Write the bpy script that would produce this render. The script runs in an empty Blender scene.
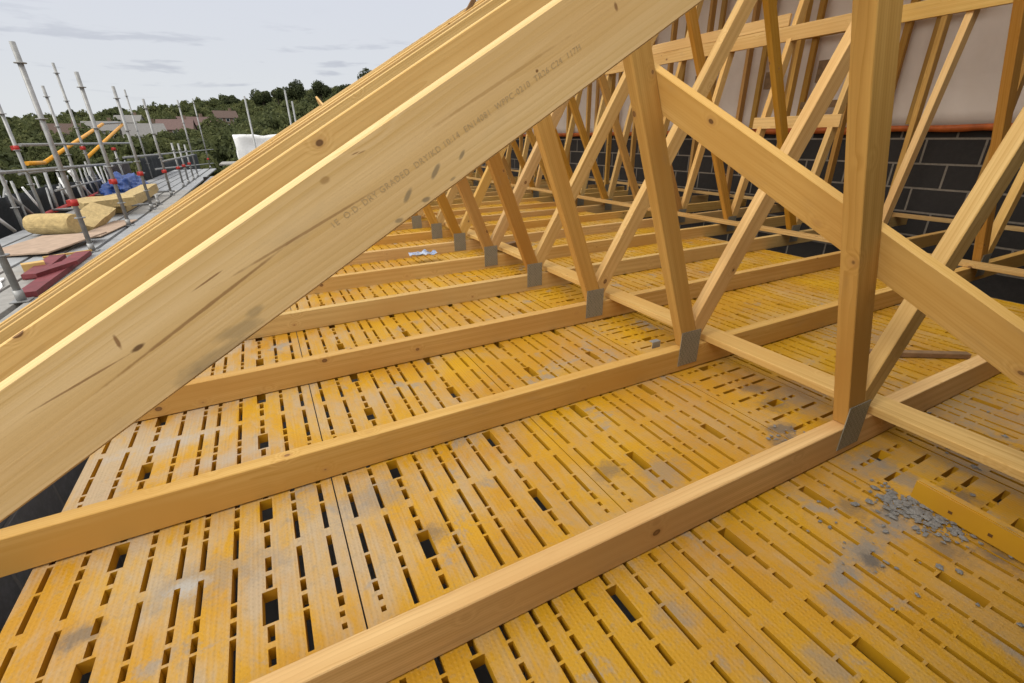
import bpy, bmesh, math, random
from mathutils import Vector, Matrix, noise
import numpy as np

random.seed(7)
rng = np.random.default_rng(11)
scene = bpy.context.scene
C = scene.collection
R = math.radians

# ------------------------------------------------------------------ helpers
def link(o, parent=None):
    C.objects.link(o)
    if parent is not None:
        o.parent = parent
    return o

def mesh_of(name, bm, mats, smooth=False):
    me = bpy.data.meshes.new(name)
    bm.normal_update()
    bm.to_mesh(me)
    bm.free()
    if not isinstance(mats, (list, tuple)):
        mats = [mats]
    for m in mats:
        me.materials.append(m)
    if smooth:
        for p in me.polygons:
            p.use_smooth = True
    return me

def obj(name, me, parent=None, M=None):
    o = bpy.data.objects.new(name, me)
    link(o, parent)
    if M is not None:
        o.matrix_local = M
    return o

def tag(o, label=None, cat=None, group=None, kind=None):
    if label: o['label'] = label
    if cat: o['category'] = cat
    if group: o['group'] = group
    if kind or cat: o['kind'] = kind or 'thing'
    return o

def empty(name, loc=(0, 0, 0), rz=0.0):
    o = bpy.data.objects.new(name, None)
    o.empty_display_size = 0.1
    C.objects.link(o)
    o.location = loc
    o.rotation_euler = (0, 0, rz)
    return o

def bm_box(bm, x0, x1, y0, y1, z0, z1, M=None):
    v = [bm.verts.new(p) for p in ((x0,y0,z0),(x1,y0,z0),(x1,y1,z0),(x0,y1,z0),(x0,y0,z1),(x1,y0,z1),(x1,y1,z1),(x0,y1,z1))]
    if M is not None:
        for q in v: q.co = M @ q.co
    for f in ((3,2,1,0),(4,5,6,7),(0,1,5,4),(1,2,6,5),(2,3,7,6),(3,0,4,7)):
        bm.faces.new([v[i] for i in f])
    return v

def bevelled_box(x0, x1, y0, y1, z0, z1, b=0.002, seg=1):
    bm = bmesh.new()
    bm_box(bm, x0, x1, y0, y1, z0, z1)
    bmesh.ops.bevel(bm, geom=bm.edges[:], offset=b, segments=seg, profile=0.5, affect='EDGES')
    return bm

def bm_tube(bm, p0, p1, r, n=12, caps=True):
    p0, p1 = Vector(p0), Vector(p1)
    d = (p1 - p0).normalized()
    a = d.orthogonal().normalized(); b = d.cross(a)
    r0, r1 = (r, r) if not isinstance(r, tuple) else r
    A = [bm.verts.new(p0 + (a*math.cos(t)+b*math.sin(t))*r0) for t in (2*math.pi*i/n for i in range(n))]
    B = [bm.verts.new(p1 + (a*math.cos(t)+b*math.sin(t))*r1) for t in (2*math.pi*i/n for i in range(n))]
    for i in range(n):
        f = bm.faces.new((A[i], A[(i+1) % n], B[(i+1) % n], B[i])); f.smooth = True
    if caps:
        bm.faces.new(A[::-1]); bm.faces.new(B)

def bm_path(bm, pts, r, n=10):
    for a, b in zip(pts[:-1], pts[1:]):
        bm_tube(bm, a, b, r, n)

def frame_matrix(p0, p1, depth_dir):
    """local x runs along the board, local z is the depth of the board, y its thickness"""
    p0, p1 = Vector(p0), Vector(p1)
    x = (p1 - p0).normalized()
    y = Vector(depth_dir).cross(x).normalized()
    z = x.cross(y)
    M = Matrix((x, y, z)).transposed().to_4x4()
    M.translation = p0
    return M, (p1 - p0).length

def board(name, p0, p1, depth_dir, depth, thick, mat, parent=None, b=0.002, dz=0.0, cut0=0.0, cut1=0.0):
    """a sawn board centred on the line p0-p1; cut0/cut1 shear its ends"""
    M, L = frame_matrix(p0, p1, depth_dir)
    bm = bmesh.new()
    bm_box(bm, 0, L, -thick/2, thick/2, -depth/2+dz, depth/2+dz)
    for v in bm.verts:
        if v.co.x < L*.5: v.co.x += cut0*v.co.z
        else: v.co.x += cut1*v.co.z
    bmesh.ops.bevel(bm, geom=bm.edges[:], offset=b, segments=1, affect='EDGES')
    return obj(name, mesh_of(name, bm, mat), parent, M)

# ------------------------------------------------------------------ materials
def new_mat(name):
    m = bpy.data.materials.new(name)
    m.use_nodes = True
    nt = m.node_tree
    bsdf = nt.nodes['Principled BSDF']
    return m, nt, bsdf

class G:
    """tiny node builder"""
    def __init__(s, nt): s.nt = nt
    def n(s, t, **kw):
        x = s.nt.nodes.new(t)
        for k, v in kw.items():
            if k in ('inp',):
                for a, b in v.items(): s.put(x, a, b)
            else: setattr(x, k, v)
        return x
    def put(s, node, a, b):
        i = node.inputs[a]
        if hasattr(b, 'is_output') or isinstance(b, bpy.types.NodeSocket): s.nt.links.new(b, i)
        else: i.default_value = b
    def math(s, op, a, b=0.0, c=None, clamp=False):
        x = s.n('ShaderNodeMath', operation=op, use_clamp=clamp)
        s.put(x, 0, a); s.put(x, 1, b)
        if c is not None: s.put(x, 2, c)
        return x.outputs[0]
    def vmath(s, op, a, b=(0, 0, 0)):
        x = s.n('ShaderNodeVectorMath', operation=op)
        s.put(x, 0, a); s.put(x, 1, b)
        return x.outputs[0]
    def mix(s, f, a, b, blend='MIX'):
        x = s.n('ShaderNodeMix', data_type='RGBA', blend_type=blend)
        s.put(x, 0, f); s.put(x, 6, a); s.put(x, 7, b)
        return x.outputs[2]
    def ramp(s, f, stops):
        x = s.n('ShaderNodeValToRGB')
        s.nt.links.new(f, x.inputs[0])
        e = x.color_ramp.elements
        while len(e) < len(stops): e.new(0.5)
        for i, (p, c) in enumerate(stops):
            e[i].position = p
            e[i].color = c if len(c) == 4 else (*c, 1)
        return x.outputs[0]
    def maprange(s, v, a, b, c=0.0, d=1.0, smooth=False):
        x = s.n('ShaderNodeMapRange', clamp=True)
        if smooth: x.interpolation_type = 'SMOOTHSTEP'
        s.put(x, 0, v); s.put(x, 1, a); s.put(x, 2, b); s.put(x, 3, c); s.put(x, 4, d)
        return x.outputs[0]
    def noise(s, vec, scale, detail=4, rough=0.55, dist=0.0):
        x = s.n('ShaderNodeTexNoise')
        if vec is not None: s.put(x, 'Vector', vec)
        s.put(x, 'Scale', scale); s.put(x, 'Detail', detail); s.put(x, 'Roughness', rough); s.put(x, 'Distortion', dist)
        return x.outputs[0]
    def bump(s, h, strength, dist):
        x = s.n('ShaderNodeBump')
        s.put(x, 'Strength', strength); s.put(x, 'Distance', dist); s.put(x, 'Height', h)
        return x.outputs[0]

def wood(name, light=(.66, .455, .215), dark=(.50, .30, .115), marks=None, streaks=None, knot_scale=10.0, grey=0.0):
    m, nt, b = new_mat(name)
    g = G(nt)
    tc = g.n('ShaderNodeTexCoord').outputs['Object']
    rnd = g.n('ShaderNodeObjectInfo').outputs['Random']
    off = g.n('ShaderNodeCombineXYZ')
    g.put(off, 0, g.math('MULTIPLY', rnd, 31.7)); g.put(off, 1, g.math('MULTIPLY', rnd, 17.3)); g.put(off, 2, g.math('MULTIPLY', rnd, 53.1))
    v = g.vmath('ADD', tc, off.outputs[0])
    # knots bend the grain around them
    kv = g.n('ShaderNodeTexVoronoi', feature='F1', inp={'Vector': g.vmath('MULTIPLY', v, (.75, 1, 1)), 'Scale': knot_scale})
    kd = kv.outputs['Distance']
    ksz = g.n('ShaderNodeSeparateColor', inp={0: kv.outputs['Color']})
    krad = g.maprange(ksz.outputs[0], 0, 1, 0.015, 0.090)
    swirl = g.maprange(kd, 0.0, 0.30, 1.0, 0.0, True)
    vs = g.vmath('MULTIPLY', v, (1.1, 26, 26))
    vs = g.vmath('ADD', vs, g.vmath('SCALE', (0, 1, 1)) if False else (0, 0, 0))
    add = g.n('ShaderNodeCombineXYZ'); g.put(add, 1, g.math('MULTIPLY', swirl, .9)); g.put(add, 2, g.math('MULTIPLY', swirl, 1.1))
    vs = g.vmath('ADD', vs, add.outputs[0])
    n1 = g.noise(vs, 1.0, 5, .6, .5)
    wav = g.n('ShaderNodeTexWave', wave_type='BANDS', bands_direction='DIAGONAL', wave_profile='SIN')
    g.put(wav, 'Vector', g.vmath('MULTIPLY', vs, (.25, 1, 1))); g.put(wav, 'Scale', .85); g.put(wav, 'Distortion', 5.5); g.put(wav, 'Detail', 2.5); g.put(wav, 'Detail Scale', .6)
    fine = g.noise(g.vmath('MULTIPLY', v, (7, 300, 300)), 1.0, 4, .65)
    t = g.math('ADD', g.math('MULTIPLY', n1, .55), g.math('MULTIPLY', wav.outputs[1], .30))
    t = g.math('ADD', t, g.math('MULTIPLY', g.math('SUBTRACT', fine, .25), .42))
    # growth rings round an off-centre pith, wandering along the board
    sp3 = g.n('ShaderNodeSeparateXYZ'); g.put(sp3, 0, tc)
    wob = g.noise(g.vmath('MULTIPLY', v, (1.3, 5, 5)), 1.0, 3, .55)
    wob2 = g.noise(g.vmath('ADD', g.vmath('MULTIPLY', v, (2.2, 16, 16)), (3, 9, 1)), 1.0, 3, .6)
    zr = g.math('MULTIPLY', g.math('SUBTRACT', g.math('FRACT', g.math('MULTIPLY', rnd, 5.77)), .5), .14)
    ry = g.math('ADD', sp3.outputs[1], g.math('ADD', .030, g.math('MULTIPLY', wob, .022)))
    rz = g.math('ADD', g.math('SUBTRACT', sp3.outputs[2], zr), g.math('ADD', g.math('MULTIPLY', g.math('SUBTRACT', wob2, .5), .020), g.math('MULTIPLY', swirl, .010)))
    rad = g.math('SQRT', g.math('ADD', g.math('MULTIPLY', ry, ry), g.math('MULTIPLY', rz, rz)))
    ring = g.math('POWER', g.math('FRACT', g.math('MULTIPLY', rad, 150.0)), 2.5)
    t = g.math('ADD', g.math('MULTIPLY', t, .78), g.math('MULTIPLY', ring, .30))
    col = g.ramp(t, [(.22, light), (.52, tuple(.55*a+.45*c for a, c in zip(light, dark))), (.86, dark)])
    # broad tonal drift
    big = g.noise(g.vmath('MULTIPLY', v, (1.6, 6, 6)), 1.0, 2, .5)
    col = g.mix(g.maprange(big, .38, .70), col, (light[0]*.80, light[1]*.70, light[2]*.56, 1))
    # pieces differ from one another
    hsv = g.n('ShaderNodeHueSaturation')
    g.put(hsv, 'Hue', g.maprange(rnd, 0, 1, .496, .506)); g.put(hsv, 'Saturation', g.maprange(g.math('FRACT', g.math('MULTIPLY', rnd, 7.31)), 0, 1, .96, 1.10))
    g.put(hsv, 'Value', g.maprange(g.math('FRACT', g.math('MULTIPLY', rnd, 13.7)), 0, 1, .82, 1.10)); g.put(hsv, 'Color', col)
    col = hsv.outputs[0]
    halo = g.maprange(g.math('SUBTRACT', kd, krad), 0.0, 0.09, 1, 0, True)
    col = g.mix(g.math('MULTIPLY', halo, .38), col, (.40, .205, .07, 1))
    kin = g.maprange(g.math('SUBTRACT', kd, krad), -.012, .012, 1, 0, True)
    kcol = g.mix(g.maprange(kd, 0, .08), (.28, .14, .055, 1), (.10, .045, .018, 1))
    col = g.mix(g.math('MULTIPLY', kin, .9), col, kcol)
    # faint grey handling dirt
    dirt = g.noise(g.vmath('MULTIPLY', v, (5, 14, 14)), 1.0, 4, .65)
    col = g.mix(g.math('MULTIPLY', g.maprange(dirt, .60, .80), .22 + grey), col, (.20, .17, .13, 1))
    # marks that belong to this one piece: (x, z, half length, half height, angle, colour, strength)
    for (mx, mz, hl, hh, ang, mc, st) in (marks or []):
        d = g.vmath('SUBTRACT', tc, (mx, 0, mz))
        rot = g.n('ShaderNodeVectorRotate', rotation_type='Y_AXIS'); g.put(rot, 'Vector', d); g.put(rot, 'Angle', ang)
        wob = g.noise(g.vmath('MULTIPLY', tc, (60, 0, 90)), 1.0, 3)
        q = g.vmath('MULTIPLY', rot.outputs[0], (1/hl, 0, 1/hh))
        ln = g.n('ShaderNodeVectorMath', operation='LENGTH'); g.put(ln, 0, q)
        l = g.math('ADD', ln.outputs['Value'], g.math('MULTIPLY', g.math('SUBTRACT', wob, .5), .8))
        col = g.mix(g.math('MULTIPLY', g.maprange(l, .45, 1.1, 1, 0, True), st), col, (*mc, 1))
    nt.links.new(col, b.inputs['Base Color'])
    b.inputs['Roughness'].default_value = .68
    b.inputs['Specular IOR Level'].default_value = .25
    hgt = g.math('ADD', g.math('MULTIPLY', fine, .6), g.math('MULTIPLY', n1, .4))
    nt.links.new(g.bump(hgt, .35, .0012), b.inputs['Normal'])
    return m

def plain(name, col, rough=.6, metal=0.0, var=.25, scale=12.0, col2=None, bump=0.0, world=False, spec=.4):
    m, nt, b = new_mat(name)
    g = G(nt)
    tc = g.n('ShaderNodeNewGeometry').outputs['Position'] if world else g.n('ShaderNodeTexCoord').outputs['Object']
    n = g.noise(tc, scale, 5, .6)
    c2 = col2 or tuple(c*(1-var) for c in col)
    c = g.ramp(n, [(.30, col), (.72, c2)])
    nt.links.new(c, b.inputs['Base Color'])
    b.inputs['Roughness'].default_value = rough
    b.inputs['Metallic'].default_value = metal
    b.inputs['Specular IOR Level'].default_value = spec
    if bump:
        nt.links.new(g.bump(g.noise(tc, scale*3, 4), bump, .01), b.inputs['Normal'])
    return m

LGT, DRK = (.67, .450, .190), (.47, .275, .085)
MW = wood('pine', LGT, DRK)
MWO = wood('pine_shaded', (.54, .310, .090), (.39, .20, .046))  # same pine, darker and oranger: interior shade and floor bounce put into the colour
GREY = (.22, .165, .095)
BRN = (.20, .085, .025)
MARKS = [
    (2.091, -.074, .0032, .0105, R(-62), GREY, .75), (2.134, -.070, .0032, .0110, R(-62), GREY, .75), (2.170, -.073, .0026, .0070, R(-62), GREY, .75),
    (2.106, -.0895, .006, .003, R(-10), GREY, .8), (2.066, -.090, .006, .003, R(-15), GREY, .7), (2.146, -.0885, .005, .002, 0, GREY, .6),
    (1.83, -.0925, .055, .010, R(-8), GREY, .45), (1.86, -.083, .030, .009, R(-12), GREY, .45), (1.885, -.077, .012, .006, 0, GREY, .45), (1.80, -.095, .03, .008, R(-8), GREY, .40),
    (1.85, -.046, .13, .0020, R(2.0), BRN, .65), (1.985, -.0435, .11, .0018, R(-4.5), BRN, .55), (1.783, -.0395, .008, .0026, R(0), (.09, .035, .012), .85),
    (1.725, -.035, .055, .0012, R(-5.5), BRN, .7), (1.776, -.0245, .0022, .0085, R(-25), BRN, .8), (1.876, -.0265, .020, .0010, R(0), BRN, .75),
    (2.07, -.009, .006, .0008, R(-8), BRN, .7), (2.076, -.0115, .006, .0008, R(-8), BRN, .6),
    (2.028, -.013, .006, .004, 0, (.30, .16, .05), .6), (2.30, -.047, .0026, .0022, 0, (.16, .07, .02), .9), (2.43, -.040, .003, .006, 0, (.20, .09, .03), .8),
    (2.25, -.034, .12, .0022, R(-1.5), (.42, .24, .08), .6),
]
MWR = wood('pine_front_rafter', (.80, .555, .300), (.64, .40, .165), marks=MARKS, knot_scale=6.5)  # same pine made paler: sky light on this face put into the colour

def plate_mat():
    m, nt, b = new_mat('galvanised_plate')
    g = G(nt)
    tc = g.n('ShaderNodeTexCoord').outputs['Object']
    br = g.n('ShaderNodeTexBrick', offset=.5)
    g.put(br, 'Vector', g.vmath('MULTIPLY', g.n('ShaderNodeSeparateXYZ').outputs[0] if False else tc, (1, 1, 1)))
    sx = g.n('ShaderNodeSeparateXYZ'); g.put(sx, 0, tc)
    cb = g.n('ShaderNodeCombineXYZ'); g.put(cb, 0, sx.outputs[2]); g.put(cb, 1, sx.outputs[0])
    g.put(br, 'Vector', cb.outputs[0])
    g.put(br, 'Scale', 60.0); g.put(br, 'Mortar Size', .14); g.put(br, 'Mortar Smooth', .2)
    g.put(br, 'Brick Width', 1.1); g.put(br, 'Row Height', .5)
    n = g.noise(tc, 40, 4)
    c = g.mix(br.outputs['Fac'], (.15, .14, .115, 1), (.31, .295, .23, 1))
    c = g.mix(g.maprange(n, .4, .7), c, (.28, .26, .21, 1))
    nt.links.new(c, b.inputs['Base Color'])
    b.inputs['Metallic'].default_value = .35; b.inputs['Roughness'].default_value = .55
    nt.links.new(g.bump(br.outputs['Fac'], .6, .002), b.inputs['Normal'])
    return m
MPLATE = plate_mat()

def yellow_mat():
    m, nt, b = new_mat('yellow_deck_plastic')
    g = G(nt)
    pos = g.n('ShaderNodeNewGeometry').outputs['Position']
    nrm = g.n('ShaderNodeNewGeometry').outputs['Normal']
    loc = g.n('ShaderNodeTexCoord').outputs['Object']
    rnd = g.n('ShaderNodeObjectInfo').outputs['Random']
    base = g.mix(g.maprange(rnd, 0, 1), (.55, .300, .008, 1), (.48, .252, .007, 1))
    base = g.mix(g.maprange(g.noise(pos, 3.0, 3), .35, .7), base, (.43, .205, .014, 1))
    up = g.n('ShaderNodeSeparateXYZ'); g.put(up, 0, nrm)
    topf = g.maprange(up.outputs[2], .4, .9)
    # scuffed film of cement dust, rubbed along the boards
    s1 = g.noise(g.vmath('MULTIPLY', pos, (3.2, 2.2, 3)), 1.0, 6, .68, .6)
    s2 = g.noise(g.vmath('MULTIPLY', pos, (75, 9, 40)), 1.0, 4, .6)
    s4 = g.noise(g.vmath('ADD', g.vmath('MULTIPLY', pos, (9, 7, 9)), (4.2, 1.1, 0)), 1.0, 5, .7)
    left = g.n('ShaderNodeSeparateXYZ'); g.put(left, 0, pos)
    bias = g.maprange(left.outputs[0], -.7, .5, .11, 0.0)
    f = g.maprange(g.math('ADD', g.math('ADD', s1, bias), g.math('MULTIPLY', g.math('SUBTRACT', s2, .5), .30)), .47, .66)
    col = g.mix(g.math('MULTIPLY', g.math('MULTIPLY', f, g.maprange(left.outputs[0], -.1, 1.0, .70, .30)), topf), base, (.375, .32, .25, 1))
    # heavier grey mortar stains
    s3 = g.noise(g.vmath('ADD', pos, (3.1, 7.7, 0)), 5.0, 7, .72, .4)
    col = g.mix(g.math('MULTIPLY', g.math('MULTIPLY', g.maprange(s3, .585, .66), .75), topf), col, (.27, .235, .19, 1))
    col = g.mix(g.math('MULTIPLY', g.math('MULTIPLY', g.maprange(s4, .62, .72), .7), topf), col, (.24, .21, .17, 1))
    # mortar trail near the first post
    def blob(x, y, rx, ry, st, c):
        d = g.vmath('MULTIPLY', g.vmath('SUBTRACT', pos, (x, y, 0)), (1/rx, 1/ry, 0))
        ln = g.n('ShaderNodeVectorMath', operation='LENGTH'); g.put(ln, 0, d)
        w = g.noise(pos, 26, 6, .75)
        l = g.math('ADD', ln.outputs['Value'], g.math('MULTIPLY', g.math('SUBTRACT', w, .5), 2.6))
        return g.mix(g.math('MULTIPLY', g.math('MULTIPLY', g.maprange(l, .25, 1.0, 1, 0), st), topf), col, (*c, 1))
    # fine grime caught in the anti-slip pattern
    s5 = g.noise(pos, 60, 5, .75)
    col = g.mix(g.math('MULTIPLY', g.math('MULTIPLY', g.maprange(s5, .52, .70), .45), topf), col, (.26, .20, .11, 1))
    GR, DG = (.215, .19, .16), (.115, .098, .08)
    for (x, y, rx, ry, st, c) in ((1.19, .335, .07, .06, .85, GR), (1.13, .325, .07, .045, .8, GR), (1.03, .315, .07, .05, .85, GR), (.93, .30, .07, .05, .85, GR), (.86, .26, .06, .05, .7, GR), (1.02, .29, .03, .03, .9, DG),
                                  (1.15, .40, .05, .06, .6, DG), (1.20, .23, .05, .06, .6, DG), (1.27, .17, .04, .05, .8, DG), (1.36, .48, .12, .07, .7, GR), (1.38, .40, .05, .12, .65, GR), (1.42, .30, .06, .05, .7, DG),
                                  (1.30, .70, .07, .05, .8, DG), (1.25, .64, .06, .05, .9, DG), (1.42, .80, .07, .05, .7, DG), (1.45, .92, .06, .05, .6, DG), (1.55, .80, .16, .12, .5, GR), (1.66, .35, .16, .14, .65, GR), (1.72, .42, .05, .04, .8, DG),
                                  (.83, .72, .10, .09, .55, GR), (.70, .80, .06, .05, .6, DG), (.1, 1.0, .12, .08, .6, GR), (.2, .82, .05, .04, .6, DG), (.55, .40, .05, .05, .6, GR), (.72, .21, .06, .05, .6, GR),
                                  (-.25, .93, .18, .08, .55, GR), (-.30, .92, .05, .03, .6, (.40, .40, .385)), (-.40, 1.55, .20, .05, .6, (.38, .345, .305)), (.0, 1.85, .25, .06, .6, (.38, .34, .29)), (-.3, 1.38, .2, .05, .5, (.37, .33, .28)), (-.48, .90, .05, .04, .7, DG),
                                  (2.0, .5, .25, .2, .5, GR), (2.3, 1.0, .25, .2, .45, GR), (2.1, .9, .08, .06, .7, DG), (1.9, .75, .07, .06, .7, DG)):
        col = blob(x, y, rx, ry, st, c)
    nt.links.new(col, b.inputs['Base Color'])
    nt.links.new(g.maprange(f, 0, 1, .48, .72), b.inputs['Roughness'])
    b.inputs['Specular IOR Level'].default_value = .35
    # moulded ribs and anti-slip dots
    wv = g.n('ShaderNodeTexWave', wave_type='BANDS', bands_direction='X'); g.put(wv, 'Vector', loc); g.put(wv, 'Scale', 38.0)
    dots = g.n('ShaderNodeTexVoronoi', feature='F1'); g.put(dots, 'Vector', g.vmath('MULTIPLY', loc, (1, 1, 0))); g.put(dots, 'Scale', 95.0); g.put(dots, 'Randomness', .12)
    h = g.math('ADD', g.math('MULTIPLY', wv.outputs[1], .35), g.maprange(dots.outputs['Distance'], .15, .35, 1, 0))
    h = g.math('MULTIPLY', h, topf)
    nt.links.new(g.bump(h, .35, .0012), b.inputs['Normal'])
    return m
MYEL = yellow_mat()

def block_mat(name, block, mortar, yz=True):
    m, nt, b = new_mat(name)
    g = G(nt)
    pos = g.n('ShaderNodeNewGeometry').outputs['Position']
    s = g.n('ShaderNodeSeparateXYZ'); g.put(s, 0, pos)
    cb = g.n('ShaderNodeCombineXYZ')
    g.put(cb, 0, s.outputs[1] if yz else s.outputs[0]); g.put(cb, 1, g.math('ADD', s.outputs[2], .003))
    br = g.n('ShaderNodeTexBrick', offset=.5)
    g.put(br, 'Vector', cb.outputs[0]); g.put(br, 'Scale', 1.0); g.put(br, 'Brick Width', .45); g.put(br, 'Row Height', .225)
    g.put(br, 'Mortar Size', .010); g.put(br, 'Mortar Smooth', .3)
    g.put(br, 'Color1', (*block, 1)); g.put(br, 'Color2', (*[c*.8 for c in block], 1)); g.put(br, 'Mortar', (*mortar, 1))
    n = g.noise(pos, 30, 6, .7)
    col = g.mix(g.maprange(n, .45, .75, 0, .5), br.outputs['Color'], (block[0]*1.6, block[1]*1.6, block[2]*1.6, 1))
    nt.links.new(col, b.inputs['Base Color'])
    b.inputs['Roughness'].default_value = .92
    h = g.math('ADD', g.math('MULTIPLY', br.outputs['Fac'], -1.0), g.math('MULTIPLY', n, .5))
    nt.links.new(g.bump(h, .5, .006), b.inputs['Normal'])
    return m
MBLOCK = block_mat('dark_blockwork', (.023, .019, .0165), (.21, .175, .135))
MBLOCKX = block_mat('dark_blockwork_gable', (.023, .019, .0165), (.21, .175, .135), False)
MBLOCKG = block_mat('grey_blockwork', (.20, .20, .21), (.26, .25, .24))

def membrane_mat():
    m, nt, b = new_mat('breather_membrane')
    g = G(nt)
    pos = g.n('ShaderNodeNewGeometry').outputs['Position']
    n = g.noise(pos, 2.5, 5, .6, .8)
    c = g.ramp(n, [(.3, (.78, .68, .60)), (.7, (.70, .60, .52))])
    nt.links.new(c, b.inputs['Base Color'])
    b.inputs['Roughness'].default_value = .7
    nt.links.new(g.bump(g.noise(pos, 4, 3, .5, .6), .12, .02), b.inputs['Normal'])
    return m
MMEM = membrane_mat()
def sunshade_mat():  # for the added, unseen sheet that dims light from the upper slope
    m, nt, b = new_mat('translucent_sunshade')
    g = G(nt)
    pos = g.n('ShaderNodeNewGeometry').outputs['Position']
    c = g.ramp(g.noise(pos, 3, 4), [(.3, (.60, .57, .55)), (.7, (.52, .49, .47))])
    nt.links.new(c, b.inputs['Base Color']); b.inputs['Roughness'].default_value = .7
    tr = g.n('ShaderNodeBsdfTranslucent', inp={'Color': c})
    mx = g.n('ShaderNodeMixShader'); g.put(mx, 0, .25)
    nt.links.new(b.outputs[0], mx.inputs[1]); nt.links.new(tr.outputs[0], mx.inputs[2])
    nt.links.new(mx.outputs[0], nt.nodes['Material Output'].inputs[0])
    return m
MSUNSHADE = sunshade_mat()
MTAPE = plain('orange_tape', (.55, .125, .02), .55, var=.45, scale=9)
MGALV = plain('galvanised_steel', (.34, .34, .335), .5, .5, var=.35, scale=14)
MSTEELD = plain('deck_steel', (.33, .335, .34), .6, .15, var=.35, scale=6, bump=.2)
MRED = plain('red_plastic', (.45, .028, .020), .5, var=.2)
MORANGE = plain('yellow_paint', (.80, .36, .015), .5, var=.25)
MWOOL = plain('mineral_wool', (.55, .405, .185), .95, var=.35, scale=22, bump=.9)
MOSB = plain('weathered_ply', (.42, .30, .215), .85, var=.3, scale=9)
MTARP = plain('blue_tarpaulin', (.022, .075, .30), .45, var=.5, scale=6)
MMAROON = plain('maroon_paint', (.20, .034, .040), .65, var=.4, scale=10)
MWHITE = plain('white_sheet', (.80, .80, .80), .6, var=.1, scale=4, bump=.4)
MBLACK = plain('black_netting', (.022, .026, .03), .8, var=.4, scale=30, bump=.5)
MBROWNP = plain('dark_sheeting', (.075, .062, .062), .8, var=.4, scale=10)
MBOARD = plain('scaffold_board', (.33, .315, .29), .85, var=.35, scale=9)
MMORTAR = plain('dry_mortar', (.25, .235, .215), .95, var=.4, scale=60, bump=.6)
MBLUE = plain('blue_wrapper', (.10, .19, .42), .45, col2=(.62, .64, .66), scale=60)
MDARKW = plain('weathered_timber', (.26, .155, .075), .8, var=.45, scale=20)
MINK = plain('stamp_ink', (.53, .365, .175), .9, var=.3, scale=300)
MGROUND = plain('site_ground', (.16, .13, .095), .95, var=.5, scale=.6, bump=.5, world=True)
MCONC = plain('concrete_floor', (.10, .097, .095), .9, var=.4, scale=2, world=True)

# ------------------------------------------------------------------ frame dimensions (metres; z = 0 at the top of the ceiling joists)
Y0, SP = .537, .60
TH, DEP = .042, .096
RZ, TANP = .699, .581
PITCH = math.atan(TANP)
cp, sp_ = math.cos(PITCH), math.sin(PITCH)
FLOOR = -.0985
N1, W1, N2, XEND, XTAIL = 1.335, 1.360, 3.80, 5.22, -1.70
WALLX = 5.78
def rt(x): return RZ + TANP*x            # top of rafter
def rb(x): return rt(x) - DEP/cp         # underside of rafter

ORD = ['first', 'second', 'third', 'fourth', 'fifth', 'sixth', 'seventh', 'eighth', 'ninth', 'tenth', 'eleventh', 'twelfth', 'thirteenth', 'fourteenth',
       'fifteenth', 'sixteenth', 'seventeenth', 'eighteenth', 'nineteenth', 'twentieth', 'twenty-first', 'twenty-second', 'twenty-third', 'twenty-fourth', 'twenty-fifth', 'twenty-sixth']

NTRUSS = 24
UX, UY = 3.7, -.03                      # where the added roof underlay stops
# ------------------------------------------------------------------ roof trusses
def web(name, p0, p1, root, mat, d=.072):
    # webs butt between chord and rafter: trim their ends so nothing overlaps
    return board(name, (p0[0], 0, p0[1]), (p1[0], 0, p1[1]), (1, 0, 0) if abs(p1[1]-p0[1]) > abs(p1[0]-p0[0]) else (0, 0, 1), d, TH-.001, mat, root)

def clip(poly, a, b, c):
    """keep the part of a 2-D polygon where a*x + b*z + c >= 0"""
    out = []
    for p, q in zip(poly, poly[1:]+poly[:1]):
        fp, fq = a*p[0]+b*p[1]+c, a*q[0]+b*q[1]+c
        if fp >= 0: out.append(p)
        if (fp >= 0) != (fq >= 0):
            t = fp/(fp-fq); out.append((p[0]+(q[0]-p[0])*t, p[1]+(q[1]-p[1])*t))
    return out
def web_cut(name, x0, z0, x1, z1, root, mat, d=.072, butt=None):
    """web through (x0,z0) and (x1,z1): foot level on the joist, head cut to the rafter slope, optionally butted to another web"""
    dx, dz = x1-x0, z1-z0
    L = math.hypot(dx, dz); ux, uz = dx/L, dz/L
    nx, nz = -uz, ux
    P = lambda t, q: (x0+ux*t+nx*q, z0+uz*t+nz*q)
    poly = [P(-.3, -d/2), P(6, -d/2), P(6, d/2), P(-.3, d/2)]
    poly = clip(poly, 0, 1, -.0012)
    poly = clip(poly, TANP, -1, RZ-DEP/cp-.001)
    for h in (butt or []): poly = clip(poly, *h)
    loc = [((p[0]-x0)*ux+(p[1]-z0)*uz, (p[0]-x0)*nx+(p[1]-z0)*nz) for p in poly]
    t = (TH-.001)/2
    bm = bmesh.new()
    A_ = [bm.verts.new((a, -t, b)) for a, b in loc]; B_ = [bm.verts.new((a, t, b)) for a, b in loc]
    bm.faces.new(A_); bm.faces.new(B_[::-1])
    for k in range(len(loc)):
        k2 = (k+1) % len(loc)
        bm.faces.new((A_[k], B_[k], B_[k2], A_[k2]))
    bmesh.ops.recalc_face_normals(bm, faces=bm.faces[:])
    bmesh.ops.bevel(bm, geom=bm.edges[:], offset=.0015, segments=1, affect='EDGES')
    M = Matrix(((ux, 0, nx), (0, 1, 0), (uz, 0, nz))).to_4x4()
    M.translation = (x0, 0, z0)
    return obj(name, mesh_of(name, bm, mat), root, M)

def plate(root, cx, cz, w, h, tilt=0.0):
    bm = bmesh.new()
    bm_box(bm, -w/2, w/2, -.0011, .0011, -h/2, h/2)
    M = Matrix.Rotation(tilt, 4, 'Y'); M.translation = (cx, -TH/2-.0012, cz)
    return obj('nail_plate', mesh_of('nail_plate', bm, MPLATE), root, M)

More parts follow.
